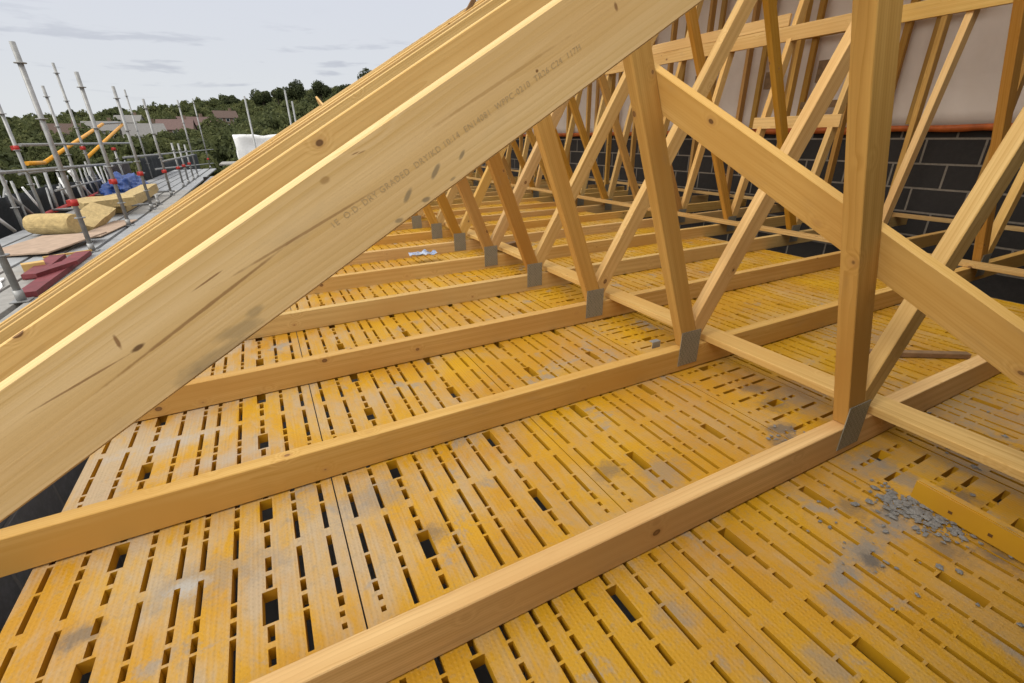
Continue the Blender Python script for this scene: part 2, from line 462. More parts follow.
def make_truss():
    root = empty('roof_truss', (0, 0, 0))
    # rafter, local x along the slope measured from the tail, z = 0 at its top edge
    x = Vector((cp, 0, sp_)); z = Vector((-sp_, 0, cp)); y = Vector((0, 1, 0))
    M = Matrix((x, y, z)).transposed().to_4x4(); M.translation = (XTAIL, 0, rt(XTAIL))
    L = (XEND+.02-XTAIL)/cp
    bm = bmesh.new(); bm_box(bm, 0, L, -TH/2, TH/2, -DEP, 0)
    for v in bm.verts:
        if v.co.x > L*.5: v.co.x += -TANP*v.co.z*0
        else: v.co.x -= TANP*v.co.z     # plumb-cut tail
    bmesh.ops.bevel(bm, geom=bm.edges[:], offset=.002, segments=1, affect='EDGES')
    obj('rafter', mesh_of('rafter', bm, MW), root, M)
    # ceiling joist (bottom chord): starts at the underside of the rafter
    xs = (-RZ + DEP/cp)/TANP             # where the rafter underside meets z = 0
    bm = bmesh.new()
    xl = (-DEP - RZ + DEP/cp)/TANP
    v = []
    for yy in (-TH/2+.0004, TH/2-.0004):
        v.append([bm.verts.new(p) for p in ((xl, yy, -DEP), (XEND+.34, yy, -DEP), (XEND+.34, yy, 0), (xs, yy, 0))])
    a, b_ = v
    bm.faces.new(a); bm.faces.new(b_[::-1])
    for i in range(4):
        bm.faces.new((a[i], b_[i], b_[(i+1) % 4], a[(i+1) % 4]))
    bmesh.ops.recalc_face_normals(bm, faces=bm.faces[:])
    bmesh.ops.bevel(bm, geom=bm.edges[:], offset=.002, segments=1, affect='EDGES')
    obj('ceiling_joist', mesh_of('ceiling_joist', bm, MW), root)
    # webs
    SL = .385
    hw = .036*math.hypot(1, SL)+.001
    web_cut('web', W1, 0, W1-SL, 1.0, root, MWO)
    web_cut('web', W1-.022, 0, 2.60, rb(2.60), root, MW, butt=[(1, SL, -(W1+hw))])
    xa, za = 2.70, rb(2.70)
    sl2 = (N2-.005-xa)/za
    hw2 = .036*math.hypot(1, sl2)+.001
    web_cut('web', N2-.005, 0, xa, za, root, MWO, butt=[(1, .593, -(2.60-.593*rb(2.60)+.036*1.165+.045))] if False else None)
    web_cut('web', N2+.010, 0, N2+.010+.25*2, 2.0, root, MW, butt=[(1, sl2, -(N2-.005+hw2))])
    web_cut('end_post', XEND-.04, 0, XEND-.04, 2.0, root, MWO)
    # toothed steel connector plates on the near face
    plate(root, W1-.010, -.003, .100, .140)
    plate(root, N2, -.003, .104, .135)
    plate(root, N1-.43+.02, rb(N1-.43)+.012, .10, .075, -PITCH)
    plate(root, 2.66, rb(2.66)+.01, .13, .10, -PITCH)
    plate(root, XEND-.04, -.010, .09, .13)
    return root

def copy_tree(o, parent=None):
    c = o.copy(); C.objects.link(c)
    if parent is not None:
        c.parent = parent
    for ch in list(o.children):
        copy_tree(ch, c)
    return c

truss0 = make_truss()
TL = {0: 'nearest pine roof truss with the stamped, scuffed rafter and the big front post',
      1: 'second pine roof truss, holding the upper end of the wide diagonal brace'}
random.seed(3)
trusses = []
for k in range(NTRUSS):
    o = truss0 if k == 0 else copy_tree(truss0)
    o.location = (random.uniform(-.006, .006) if k > 1 else 0, Y0 + TH/2 + SP*k + (random.uniform(-.006, .006) if k > 1 else 0), -.015*max(0, SP*k-1.6))
    tag(o, TL.get(k, 'pale pine roof truss, %s in the row counted away from the camera' % ORD[k]), 'roof truss', 'pine roof trusses in a row')
    if k > 1: o.rotation_euler.z = random.uniform(-.0016, .0016)
    trusses.append(o)
# the nearest rafter has its own face
for ch in truss0.children:
    if ch.name.startswith('rafter'):
        r0 = ch
r0.data = r0.data.copy(); r0.data.materials[0] = MWR
r0['label'] = 'rafter with faint stamped grading text and grey scuffs'
# grading stamp printed on the near face of that rafter
def stamp(text, s, t, size):
    cu = bpy.data.curves.new('grade_stamp', 'FONT')
    cu.body = text; cu.size = size; cu.align_x = 'LEFT'; cu.align_y = 'CENTER'; cu.space_character = 1.15
    tmp = bpy.data.objects.new('grade_stamp', cu); C.objects.link(tmp)
    dg = bpy.context.evaluated_depsgraph_get()
    me = bpy.data.meshes.new_from_object(tmp.evaluated_get(dg))
    bpy.data.objects.remove(tmp)
    me.materials.clear(); me.materials.append(MINK)
    o = bpy.data.objects.new('grade_stamp', me); C.objects.link(o)
    o.parent = r0
    M = Matrix(((1, 0, 0), (0, 0, -1), (0, 1, 0))).to_4x4()
    M.translation = (s, -TH/2-.0004, t)
    o.matrix_local = M
    return o
stamp('1E  O.D. DRY GRADED  DRY/KD 10:14  EN14081  WPPC-0210  TR26 C24  117H', 2.003, -.0530, .0092)

# ------------------------------------------------------------------ longitudinal binders and braces
def long_board(name, x, z, y0, y1, w, t, flat, mat, label, cat, group=None):
    o = board(name, (x, y0, z), (x, y1, z), (1, 0, 0) if flat else (0, 0, 1), w, t, mat, None)
    return tag(o, label, cat, group)
YB = Y0 + SP*(NTRUSS-1) + .3
GB = 'long binders nailed across the trusses'
long_board('binder', N1+.155, .0135, -1.2, YB, .097, .025, True, MW, 'long flat pine binder nailed along the joists beside the first row of web feet', 'binder', GB)
long_board('binder', N2-.115, .0135, -.6, YB, .097, .025, True, MW, 'long flat pine binder along the joists beside the second row of web feet', 'binder', GB)
long_board('binder', XEND+.11, .0135, .2, YB, .075, .030, True, MW, 'thin pine binder on the joists closest to the dark block wall', 'binder', GB)
# raised longitudinal boards nailed to the inner webs
def xw(z): return N2+.03+.25*z
long_board('brace_board', xw(1.50)-.058, 1.495, 2.30, 6.2, .110, .024, False, MW, 'horizontal pine board with nail heads at its near end before the grey membrane', 'brace', 'horizontal boards across the inner webs')
long_board('brace_board', xw(1.50)-.086, 1.475, .9, 2.255, .105, .024, False, MW, 'horizontal pine board running out of the top right corner behind the big post', 'brace', 'horizontal boards across the inner webs')
long_board('brace_board', xw(1.57)-.060, 1.60, 3.0, 7.2, .090, .024, False, MW, 'horizontal pine board lapped directly above the one with nail heads', 'brace', 'horizontal boards across the inner webs')
long_board('brace_board', xw(.83)-.056, .825, 2.29, 3.03, .090, .024, False, MW, 'short horizontal pine board just above the orange tape line', 'brace', 'horizontal boards across the inner webs')
board_nails = [(xw(1.50)-.058-.012, 2.335, 1.515), (xw(1.50)-.058-.012, 2.335, 1.475)]
long_board('brace_board', 2.46, rb(2.46)-.062, 1.1, 9.0, .097, .024, False, MWO, 'dim orange-toned board under the rafters at the top edge beside the nearest rafter', 'brace', 'horizontal boards across the inner webs')
# wide diagonal brace on the far side of the first web posts
def xbr(z): return W1-.385*z + .036*1.0716 + .0140
def brace_pt(y, z): return Vector((xbr(z), y, z))
p0, p1 = brace_pt(1.215, .913), brace_pt(-.294, -.0)
slope_dir = Vector((xbr(1)-xbr(0), 0, 1)).normalized()
dirv = (p1-p0).normalized()
dd = slope_dir - dirv*slope_dir.dot(dirv)
tag(board('diagonal_brace', p0, p0+(p1-p0)*.95, dd, .104, .025, MW), 'wide flat pine board sloping down to the right behind the big front post', 'brace')
tag(board('diagonal_brace', brace_pt(5.4, .10)+Vector((.01, 0, .05)), brace_pt(7.6, 1.25), dd, .097, .025, MW), 'pine board rising diagonally across the far row of web posts', 'brace')

# small galvanised clip left of the second post
bm = bmesh.new()
bm_box(bm, -.02, .02, -.001, .001, -.012, .012); bm_box(bm, -.02, .02, -.001, .020, .0121, .0135)
tag(obj('steel_clip', mesh_of('steel_clip', bm, MGALV), None, Matrix.Translation((N1-.105, 1.137+TH+.012, .014))), 'small shiny metal clip on the joist left of the second post', 'clip')

# ------------------------------------------------------------------ yellow slotted floor panels
PW, PL = .629, .626
def mirror(h): return [(-b, -a) for a, b in h] + list(h)
PA = mirror([(.013, .107), (.113, .143), (.153, .185), (.191, .283)])
PH = mirror([(.015, .055), (.067, .103), (.195, .230), (.243, .279)])
PHB = mirror([(.109, .189)])
PE = mirror([(.013, .107), (.114, .185), (.192, .216)])
PE2 = mirror([(.228, .241), (.256, .269)])
PT = mirror([(.290, .299)])
def panel_cols():
    half = [(.035, .0115, PE), (.0375, .010, PE2), (.054, .016, PT), (.086, .016, PT), (.100, .0115, PA), (.164, .013, PH), (.229, .0115, PA), (.293, .0115, PA)]
    rects = []
    for (x, w, holes) in half:
        for (a, b) in holes:
            rects.append((x-w/2, x+w/2, a, b)); rects.append((PW-x-w/2, PW-x+w/2, a, b))
    for (a, b) in PHB:
        rects.append((.164-.0145, .164+.0145, a, b)); rects.append((PW-.164-.0145, PW-.164+.0145, a, b))
    for (a, b) in PT:
        rects.append((.164-.011, .164+.011, a, b)); rects.append((PW-.164-.011, PW-.164+.011, a, b))
    return rects

def slotted_mesh(name, x0, x1, y0, y1, rects, thick, mat):
    xs = sorted({round(v, 5) for r in rects for v in r[:2]} | {x0, x1})
    ys = sorted({round(v, 5) for r in rects for v in r[2:]} | {y0, y1})
    nx, ny = len(xs)-1, len(ys)-1
    solid = np.ones((nx, ny), bool)
    for (a, b, c, d) in rects:
        a, b, c, d = (round(q, 5) for q in (a, b, c, d))
        for i in range(nx):
            if xs[i] >= a-1e-6 and xs[i+1] <= b+1e-6:
                for j in range(ny):
                    if ys[j] >= c-1e-6 and ys[j+1] <= d+1e-6:
                        solid[i, j] = False
    verts, idx, faces = [], {}, []
    def V(i, j, k):
        key = (i, j, k)
        if key not in idx:
            idx[key] = len(verts)
            verts.append((xs[i], ys[j], 0.0 if k else -thick))
        return idx[key]
    S = lambda i, j: 0 <= i < nx and 0 <= j < ny and solid[i, j]
    for i in range(nx):
        for j in range(ny):
            if not solid[i, j]: continue
            faces.append((V(i, j, 1), V(i+1, j, 1), V(i+1, j+1, 1), V(i, j+1, 1)))
            faces.append((V(i, j+1, 0), V(i+1, j+1, 0), V(i+1, j, 0), V(i, j, 0)))
            if not S(i-1, j): faces.append((V(i, j, 0), V(i, j, 1), V(i, j+1, 1), V(i, j+1, 0)))
            if not S(i+1, j): faces.append((V(i+1, j+1, 0), V(i+1, j+1, 1), V(i+1, j, 1), V(i+1, j, 0)))
            if not S(i, j-1): faces.append((V(i+1, j, 0), V(i+1, j, 1), V(i, j, 1), V(i, j, 0)))
            if not S(i, j+1): faces.append((V(i, j+1, 0), V(i, j+1, 1), V(i+1, j+1, 1), V(i+1, j+1, 0)))
    me = bpy.data.meshes.new(name)
    me.from_pydata(verts, [], faces)
    me.materials.append(mat)
    me.update()
    return me

GAP = .0016
pan_me = slotted_mesh('deck_panel', GAP, PW-GAP, -PL/2+GAP, PL/2-GAP, panel_cols(), .030, MYEL)
# narrow cross-slotted panel under the binder
SW = .305
def strip_rects():
    r = []
    rows = [.0215, .0855, .150, .2145, .280]
    for q in rows:
        for s in (-1, 1):
            y = q*s
            if q == .150:
                segs = [(.062, .085), (.095, .118), (.198, .222), (.234, .262)]
                r.append((.128, .188, y-.0135, y+.0135))
            else:
                segs = [(.055, .120), (.132, .158), (.170, .194), (.206, .282)]
            for (a, b) in segs: r.append((a, b, y-.006, y+.006))
            r.append((.022, .034, y-.006, y+.006))
    return r
st_me = slotted_mesh('deck_panel', GAP, SW-GAP, -PW/2+GAP, PW/2-GAP, strip_rects(), .030, MYEL)
COLX = [-.616, .013, .642, 1.580, 2.209, 2.838]
COLN = ['at the open left edge', 'second from the left edge', 'third from the left edge', 'just right of the binder', 'one off the right-hand void', 'along the right-hand void']
GP = 'yellow slotted floor panels'
BAY = lambda j: 'in the %s row from the camera' % ORD[j]
for j in range(0, 10):
    yc = .943 + (j-1)*PL
    for i, x in enumerate(COLX):
        o = bpy.data.objects.new('deck_panel', pan_me); C.objects.link(o)
        o.location = (x, yc, FLOOR + random.uniform(-.0025, 0))
        tag(o, 'yellow slotted panel %s, %s' % (COLN[i], BAY(j)), 'deck panel', GP)
for j in range(0, 10):
    o = bpy.data.objects.new('deck_panel', st_me); C.objects.link(o)
    o.location = (1.275, .961 + (j-1)*PW, FLOOR + random.uniform(-.0025, 0))
    tag(o, 'narrow yellow panel with crosswise slots beside the binder, %s away from the camera' % ORD[j], 'deck panel', 'narrow cross-slotted yellow panels')

# upright yellow edge strip with little holes
bm = bmesh.new()
M = Matrix.Rotation(R(2), 4, 'Z'); M.translation = (0, 0, 0)
bm_box(bm, -.012, .012, -.42, 0, 0, .058)
bmesh.ops.bevel(bm, geom=bm.edges[:], offset=.003, segments=2, affect='EDGES')
eo = obj('edge_strip', mesh_of('edge_strip', bm, MYEL), None, Matrix.Translation((1.315, .352, FLOOR+.001)) @ Matrix.Rotation(R(-4), 4, 'Z'))
tag(eo, 'upright yellow plastic strip with small holes beside the mortar crumbs', 'plastic strip')
MHOLE = plain('hole_shade', (.12, .05, .01), .9)
for k in range(5):
    bm = bmesh.new(); bm_box(bm, -.0135, -.0126, -.385+.075*k, -.377+.075*k, .020, .027)  # thin dark boxes on the face, coloured as the shade inside holes
    obj('peg_hole_shade', mesh_of('peg_hole_shade', bm, MHOLE), eo)

# mortar crumbs on the panels
def lump(name, r, seed, mat, flat=.5, rough=.5):
    bm = bmesh.new(); bmesh.ops.create_icosphere(bm, subdivisions=3, radius=r)
    for v in bm.verts:
        n = noise.noise(v.co*(1.6/r)+Vector((seed, seed*2, 0))) + .5*noise.noise(v.co*(3.7/r)+Vector((seed*3, 0, seed)))
        v.co *= 1+rough*n
        v.co.z = max(v.co.z*flat, -r*.12)
    return mesh_of(name, bm, mat)
def crumbs(label, cx, cy, sx, sy, n, rmax, seed):
    rr = random.Random(seed)
    bm = bmesh.new()
    for k in range(n):
        r = rmax*(.10+.90*rr.random()**2.2)
        b2 = bmesh.new(); bmesh.ops.create_icosphere(b2, subdivisions=2, radius=r)
        ox, oy = rr.gauss(0, sx), rr.gauss(0, sy)
        ca = Vector((rr.uniform(-1, 1), rr.uniform(-1, 1), rr.uniform(-1, 1)))
        sc = Vector((rr.uniform(.7, 1.5), rr.uniform(.7, 1.5), rr.uniform(.25, .5)))
        lift = rr.uniform(0, .5)*r if sx < .05 else 0
        for v in b2.verts:
            q = noise.cell_vector(v.co*(1.1/r)+ca*7) 
            v.co = (v.co + (Vector(q)-Vector((.5, .5, .5)))*r*.75)*1.0
            v.co = Vector((v.co.x*sc.x, v.co.y*sc.y, max(v.co.z*sc.z, -r*.12)+lift))
            v.co += Vector((ox, oy, 0))
        me = bpy.data.meshes.new('t'); b2.to_mesh(me); b2.free(); bm.from_mesh(me); bpy.data.meshes.remove(me)
    o = obj('mortar_crumbs', mesh_of('mortar_crumbs', bm, MMORTAR), None, Matrix.Translation((cx, cy, FLOOR+.001)))
    tag(o, label, 'mortar crumbs', None, 'stuff')
crumbs('heap of dry grey mortar crumbs against the upright yellow strip', 1.258, .318, .026, .050, 330, .0085, 1)
crumbs('grey mortar dust and bits on the yellow panel left of the strip', 1.10, .33, .10, .09, 60, .006, 2)
crumbs('dark grey mortar smear left of the big front post', 1.285, .675, .035, .025, 34, .005, 3)
crumbs('loose mortar bits right of the flat binder', 1.68, .40, .12, .13, 45, .006, 4)

# loose things lying about on the deck
tag(board('timber_offcut', (2.02, .92, FLOOR+.012), (2.42, .66, FLOOR+.012), (0, 0, 1), .022, .03, MDARKW), 'thin dark stick of timber lying on the yellow panels right of the front post', 'offcut')
w_ = empty('plastic_wrapper', (.95, 3.37, -.003))
bm = bmesh.new(); bmesh.ops.create_grid(bm, x_segments=14, y_segments=8, size=.5)
for v in bm.verts:
    v.co.x *= .20; v.co.y *= .09
    v.co.z = .012+.026*noise.noise(v.co*22)+.012*noise.noise(v.co*51)
me = mesh_of('wrapper_sheet', bm, MBLUE, True)
bpy.data.objects.remove(w_)
wo = obj('plastic_wrapper', me, None, Matrix.Translation((.97, 3.34, FLOOR+.058)) @ Matrix.Rotation(R(-6), 4, 'Z'))
sm = wo.modifiers.new('thick', 'SOLIDIFY'); sm.thickness = .003
tag(wo, 'crumpled blue and white plastic wrapper behind a far joist', 'wrapper')
tag(board('timber_offcut', (1.60, 3.35, FLOOR+.03), (1.82, 3.42, FLOOR+.03), (0, 0, 1), .05, .05, MDARKW), 'short dark block of timber lying beside the far web feet', 'offcut')
tag(board('timber_wedge', (1.33, 3.16, rt(1.33)-.03), (1.44, 3.14, rt(1.33)+.135), (1, 0, 0), .028, .012, MDARKW), 'brown splinter of wood sticking up from the rafters against the sky', 'wedge')

# ------------------------------------------------------------------ block walls, membrane, tape and studs on the right
def wall(name, x0, x1, y0, y1, z0, z1, mat, label):
    bm = bmesh.new(); bm_box(bm, x0, x1, y0, y1, z0, z1)
    return tag(obj(name, mesh_of(name, bm, mat)), label, 'wall')
wall('block_wall', WALLX, WALLX+.215, -3.0, 15.6, -5.2, 3.75, MBLOCK, 'tall dark concrete block wall behind the trusses on the right')
wall('gable_wall', -1.3, WALLX-.01, 15.2, 15.4, -5.2, -.12, MBLOCKX, 'dark block gable wall across the far end of the roof space')
wall('outer_wall', -1.12, -1.02, -3.0, 15.19, -5.2, -.104, MBLOCKG, 'grey block wall under the eaves at the left edge of the yellow floor')

# unseen wall added behind the camera to keep low light off the joists
bm = bmesh.new()
pp = [(-1.0, -5.2), (WALLX-.01, -5.2), (WALLX-.01, rb(WALLX)-.05), (-1.0, rb(-1.0)-.05)]
fr, bk = [bm.verts.new((x, -.62, z)) for x, z in pp], [bm.verts.new((x, -.84, z)) for x, z in pp]
bm.faces.new(fr[::-1]); bm.faces.new(bk)
for i in range(4): bm.faces.new((fr[i], fr[(i+1) % 4], bk[(i+1) % 4], bk[i]))
bmesh.ops.recalc_face_normals(bm, faces=bm.faces[:])
tag(obj('rear_shade_wall', mesh_of('rear_shade_wall', bm, MBLOCKX)), 'dark block party wall right behind the camera, sloping with the rafters', 'wall')
# roof underlay added out of view for shade: upper slope and behind the camera
MDARKSHADE = plain('dark_sunshade', (.045, .038, .034), .9, var=.3, scale=8)  # opaque and dark so the added rear sheet gives off little light
def sunshade(x0, x1, y0, y1, label, mat=MSUNSHADE):
    bm = bmesh.new()
    xs_, ys_ = np.linspace(x0, x1, 14), np.linspace(y0, y1, max(4, int((y1-y0)/.3)+1))
    g_ = [[bm.verts.new((x, y, rt(x)+.012-.015*max(0, y-Y0-1.6)-.012*math.sin(math.pi*((y-Y0)/SP % 1))+.004*noise.noise(Vector((x*3, y*3, 0))))) for y in ys_] for x in xs_]
    for i in range(len(xs_)-1):
        for j in range(len(ys_)-1):
            bm.faces.new((g_[i][j], g_[i+1][j], g_[i+1][j+1], g_[i][j+1]))
    o = obj('roof_sunshade', mesh_of('roof_sunshade', bm, mat, True))
    tag(o, label, 'roof underlay')
sunshade(UX, XEND+.35, UY+.01, 14.4, 'added grey translucent underlay over the upper part of the rafters')
sunshade(XTAIL, XEND+.35, -2.6, UY, 'added dark sheet shading the deck from behind the camera', MDARKSHADE)
bm = bmesh.new()
ny, nz = 120, 24
grid = [[bm.verts.new((WALLX-.028 + .016*noise.noise(Vector((y*.9, z*1.3, 0))) + .006*noise.noise(Vector((y*4, z*3.1, 5))), y, z)) for z in np.linspace(.775, 3.70, nz)] for y in np.linspace(-2.6, 15.1, ny)]
for i in range(ny-1):
    for j in range(nz-1):
        bm.faces.new((grid[i][j], grid[i][j+1], grid[i+1][j+1], grid[i+1][j]))
mo = obj('membrane_sheet', mesh_of('membrane_sheet', bm, MMEM, True))
sm = mo.modifiers.new('thick', 'SOLIDIFY'); sm.thickness = .004
tag(mo, 'grey building membrane hung on the upper part of the block wall', 'membrane')
bm = bmesh.new()
prev = None
for i, y in enumerate(np.linspace(-2.6, 15.1, 240)):
    lo = .728 + .026*noise.noise(Vector((y*1.7, 3, 0))) + .012*noise.noise(Vector((y*6, 1, 0)))
    x = WALLX-.052+.006*noise.noise(Vector((y*3, 0, 9)))
    a, b = bm.verts.new((x, y, lo)), bm.verts.new((x-.004, y, .790+.006*noise.noise(Vector((y*2.3, 7, 0)))))
    if prev: bm.faces.new((prev[0], prev[1], b, a))
    prev = (a, b)
to = obj('orange_tape', mesh_of('orange_tape', bm, MTAPE, True))
sm = to.modifiers.new('thick', 'SOLIDIFY'); sm.thickness = .005
tag(to, 'wavy orange tape along the bottom edge of the grey membrane', 'tape')
# timber studs fixed upright in front of the membrane
GS = 'upright studs against the grey membrane'
STUDY = [(2.62, .8, 1.9), (2.86, .8, 3.9), (3.28, .8, 3.9), (3.74, .8, 3.9), (3.95, .8, 3.9), (4.34, .8, 3.9), (4.56, .8, 3.9), (5.05, .8, 3.9), (5.62, .8, 3.9), (6.3, .8, 3.9), (7.0, .8, 3.9), (7.6, .8, 3.9), (8.4, .8, 3.9)]
for i, (y, z0, z1) in enumerate(STUDY):
    o = board('stud', (WALLX-.105, y, z0), (WALLX-.105, y, z1 if z1 > 2 else 1.95), (0, 1, 0), .060 if i % 2 else .045, .045, MWO)
    tag(o, 'upright timber stud on the grey membrane, %s counted from the right' % ORD[i], 'stud', GS)
# rail, noggins and blocks between the studs
tag(board('timber_rail', (WALLX-.155, 2.3, 1.70), (WALLX-.155, 3.9, 1.70), (0, 0, 1), .050, .045, MWO), 'thin orange-toned rail across the studs just below the long upper board', 'rail')
for i, (y0, y1, z, d, lab) in enumerate([(3.31, 3.71, 1.02, .07, 'dark noggin between two studs beside the left edge of the big post'), (3.47, 3.60, 1.34, .21, 'dark hanging timber block nearest to the big post, under the upper board'), (4.07, 4.22, 1.31, .18, 'dark hanging timber block under the middle of the upper board'), (5.15, 5.30, 1.36, .22, 'dark hanging timber block under the left end of the upper board')]):
    tag(board('noggin', (WALLX-.16, y0, z), (WALLX-.16, y1, z), (0, 0, 1), d, .05, MDARKW), lab, 'noggin', 'noggins and blocks between the studs')

# ------------------------------------------------------------------ scaffold on the left
DK = -.39
def standard(x, y, z0, z1, label, group, sleeve=None, ros=True, r=.024):
    o = empty('scaffold_pole', (x, y, z0))
    bm = bmesh.new(); bm_tube(bm, (0, 0, 0), (0, 0, z1-z0), r, 14)
    obj('tube', mesh_of('tube', bm, MGALV), o)
    if ros:
        zz = z1 - .18
        while zz > z0+.2:
            bm = bmesh.new(); bm_tube(bm, (0, 0, zz-z0-.005), (0, 0, zz-z0+.005), .050, 12)
            obj('rosette', mesh_of('rosette', bm, MGALV), o)
            zz -= .5
    if sleeve is not None:
        bm = bmesh.new(); bm_tube(bm, (0, 0, sleeve-z0-.035), (0, 0, sleeve-z0+.035), .037, 12); bm_box(bm, -.055, -.02, -.03, .03, sleeve-z0-.03, sleeve-z0+.03)
        obj('red_sleeve', mesh_of('red_sleeve', bm, MRED), o)
    bm = bmesh.new(); bm_box(bm, -.06, .06, -.06, .06, 0, .006); bm_tube(bm, (0, 0, .006), (0, 0, .09), .031, 12)
    obj('base_collar', mesh_of('base_collar', bm, MGALV), o)
    tag(o, label, 'scaffold pole', group)
    return o
GI = 'inner row of scaffold poles along the eaves'
for y, top, sl, lab in [(4.92, 1.66, None, 'scaffold pole at the left frame edge beside the white sheet'),
                        (6.95, 1.67, .154, 'tall scaffold pole with red sleeve standing by the maroon planks'),
                        (8.93, 1.62, .239, 'scaffold pole with red sleeve in front of the insulation batts'),
                        (10.95, 1.62, .235, 'scaffold pole with red sleeve in front of the blue tarpaulin'),
                        (11.7, -.20, None, 'short cut-off scaffold pole stub at the deck edge'),
                        (13.6, 1.60, .135, 'scaffold pole with red sleeve just beyond the blue tarpaulin'),
                        (16.0, .72, .10, 'short far scaffold pole with red sleeve, left one of three'),
                        (17.3, .70, .10, 'short far scaffold pole with red sleeve, middle one of three'),
                        (18.8, .66, .10, 'short far scaffold pole with red sleeve, right one of three'),
                        (20.3, 2.00, None, 'thin far scaffold pole left of the pink-roofed houses'),
                        (26.5, 2.45, .0, 'thin far scaffold pole in front of the pink-roofed houses')]:
    standard(-1.87, y, DK+.004, top, lab, GI, sl)
GO = 'outer row of scaffold poles'
for x, y, top, sl, lab in [(-3.2, 10.3, 1.35, .70, 'outer scaffold pole at the left frame edge with red sleeve on its rail'),
                           (-3.2, 9.4, 1.10, None, 'scaffold pole doubled beside the leftmost outer pole'),
                           (-3.2, 12.6, 1.73, None, 'shorter thin scaffold pole between the first two tall ones'),
                           (-3.2, 13.75, 2.23, .656, 'tall outer scaffold pole in front of the yellow stair rail'),
                           (-3.2, 16.4, .55, .60, 'outer scaffold pole ending just above the guard rail'),
                           (-3.2, 20.3, 2.27, None, 'far outer scaffold pole right of the yellow stair rail')]:
    standard(x, y, DK-.6, top, lab, GO, sl)
GE = 'scaffold poles at the far gable end'
for x, y, top, lab in [(.12, 20.6, 2.17, 'far gable scaffold pole rising above the white bulk bag'),
                       (1.46, 20.6, 2.38, 'far gable scaffold pole against the trees, left of a close pair'),
                       (1.66, 20.9, 2.05, 'far gable scaffold pole against the trees, right of a close pair')]:
    standard(x, y, -5.0, top, lab, GE, None, False, .03)
def htube(p0, p1, label, r=.024, name='guard_rail', mat=None, group='horizontal scaffold tubes'):
    bm = bmesh.new()
    p0v = Vector(p0); d = Vector(p1)-p0v
    bm_tube(bm, (0, 0, 0), d, r, 12)
    return tag(obj(name, mesh_of(name, bm, mat or MGALV), None, Matrix.Translation(p0v)), label, 'scaffold tube', group)
htube((-3.15, 10.3, .742), (-3.15, 18.6, .73), 'upper guard rail tube on the outer scaffold poles')
htube((-3.15, 8.2, .42), (-3.15, 17.7, .23), 'lower guard rail tube sagging past the outer poles')
htube((-3.26, 10.2, .33), (-3.26, 17.0, .26), 'thinner tube running just under the lower guard rail', .018)
htube((-3.1, 16.6, .38), (-3.1, 52, .05), 'long thin far guard rail tube leading to the white bulk bag', .03)
htube((-2.9, 19.5, -.06), (-2.9, 45, -.85), 'lowest far rail tube below the long thin rail', .03)
htube((-3.2, 11.2, .0), (-3.2, 14.3, -.02), 'short tube above the insulation roll', .018)
htube((-3.25, 16.6, -.2), (-3.25, 19.6, -.16), 'short far tube above the blue tarpaulin', .02)
htube((-1.83, 13.5, .35), (-1.83, 20.4, .33), 'short inner handrail tube between the thin far poles', .02)
for i, y in enumerate((10.95, 13.6)):
    htube((-1.80, y+.06, -.30), (-3.28, y+.06, -.30), 'cross tube just above the deck at the blue tarpaulin, %s one' % ('nearer', 'farther')[i], .022, 'cross_tube')
# deck boards
GD = 'grey scaffold deck boards'
cols = [(-1.845, -1.62, 'inner strip beside the rafter tails'), (-2.13, -1.90, 'first run outside the inner poles'), (-2.40, -2.17, 'second run outside the inner poles'), (-2.67, -2.44, 'third run outside the inner poles'), (-2.94, -2.71, 'fourth run outside the inner poles'), (-3.21, -2.98, 'outermost run')]
for (x0, x1, nm) in cols:
    for q, (y0, y1, seg) in enumerate([(2.6, 6.48, 'near length'), (6.5, 10.38, 'second length'), (10.4, 15.0, 'third length'), (15.02, 26.0, 'far length')]):
        bm = bevelled_box(x0, x1, y0, y1, DK-.04, DK+random.uniform(-.004, .003), .003)
        tag(obj('scaffold_board', mesh_of('scaffold_board', bm, MSTEELD if q % 2 else MBOARD)), 'grey scaffold board, %s, %s' % (nm, seg), 'scaffold board', GD)
# things lying on the scaffold
def wool_roll(label):
    bm = bmesh.new()
    n, m = 30, 24
    L, r = .60, .150
    rings = []
    for i in range(m+1):
        t = i/m
        rr = r*(1-.12*(abs(2*t-1)**6))
        rings.append([bm.verts.new((L*t, math.cos(a)*(rr+.012*noise.noise(Vector((t*6, math.cos(a)*2, math.sin(a)*2)))), math.sin(a)*rr*.92+.14)) for a in (2*math.pi*k/n for k in range(n))])
    for i in range(m):
        for k in range(n):
            bm.faces.new((rings[i][k], rings[i][(k+1) % n], rings[i+1][(k+1) % n], rings[i+1][k]))
    for rg, s in ((rings[0], 1), (rings[-1], -1)):
        bm.faces.new(rg if s > 0 else rg[::-1])
    bmesh.ops.recalc_face_normals(bm, faces=bm.faces[:])
    o = obj('insulation_roll', mesh_of('insulation_roll', bm, MWOOL, False), None, Matrix.Translation((-2.86, 8.70, DK+.005)) @ Matrix.Rotation(R(-28), 4, 'Z'))
    tag(o, label, 'insulation roll')
wool_roll('thick yellow mineral wool roll lying across the scaffold deck')
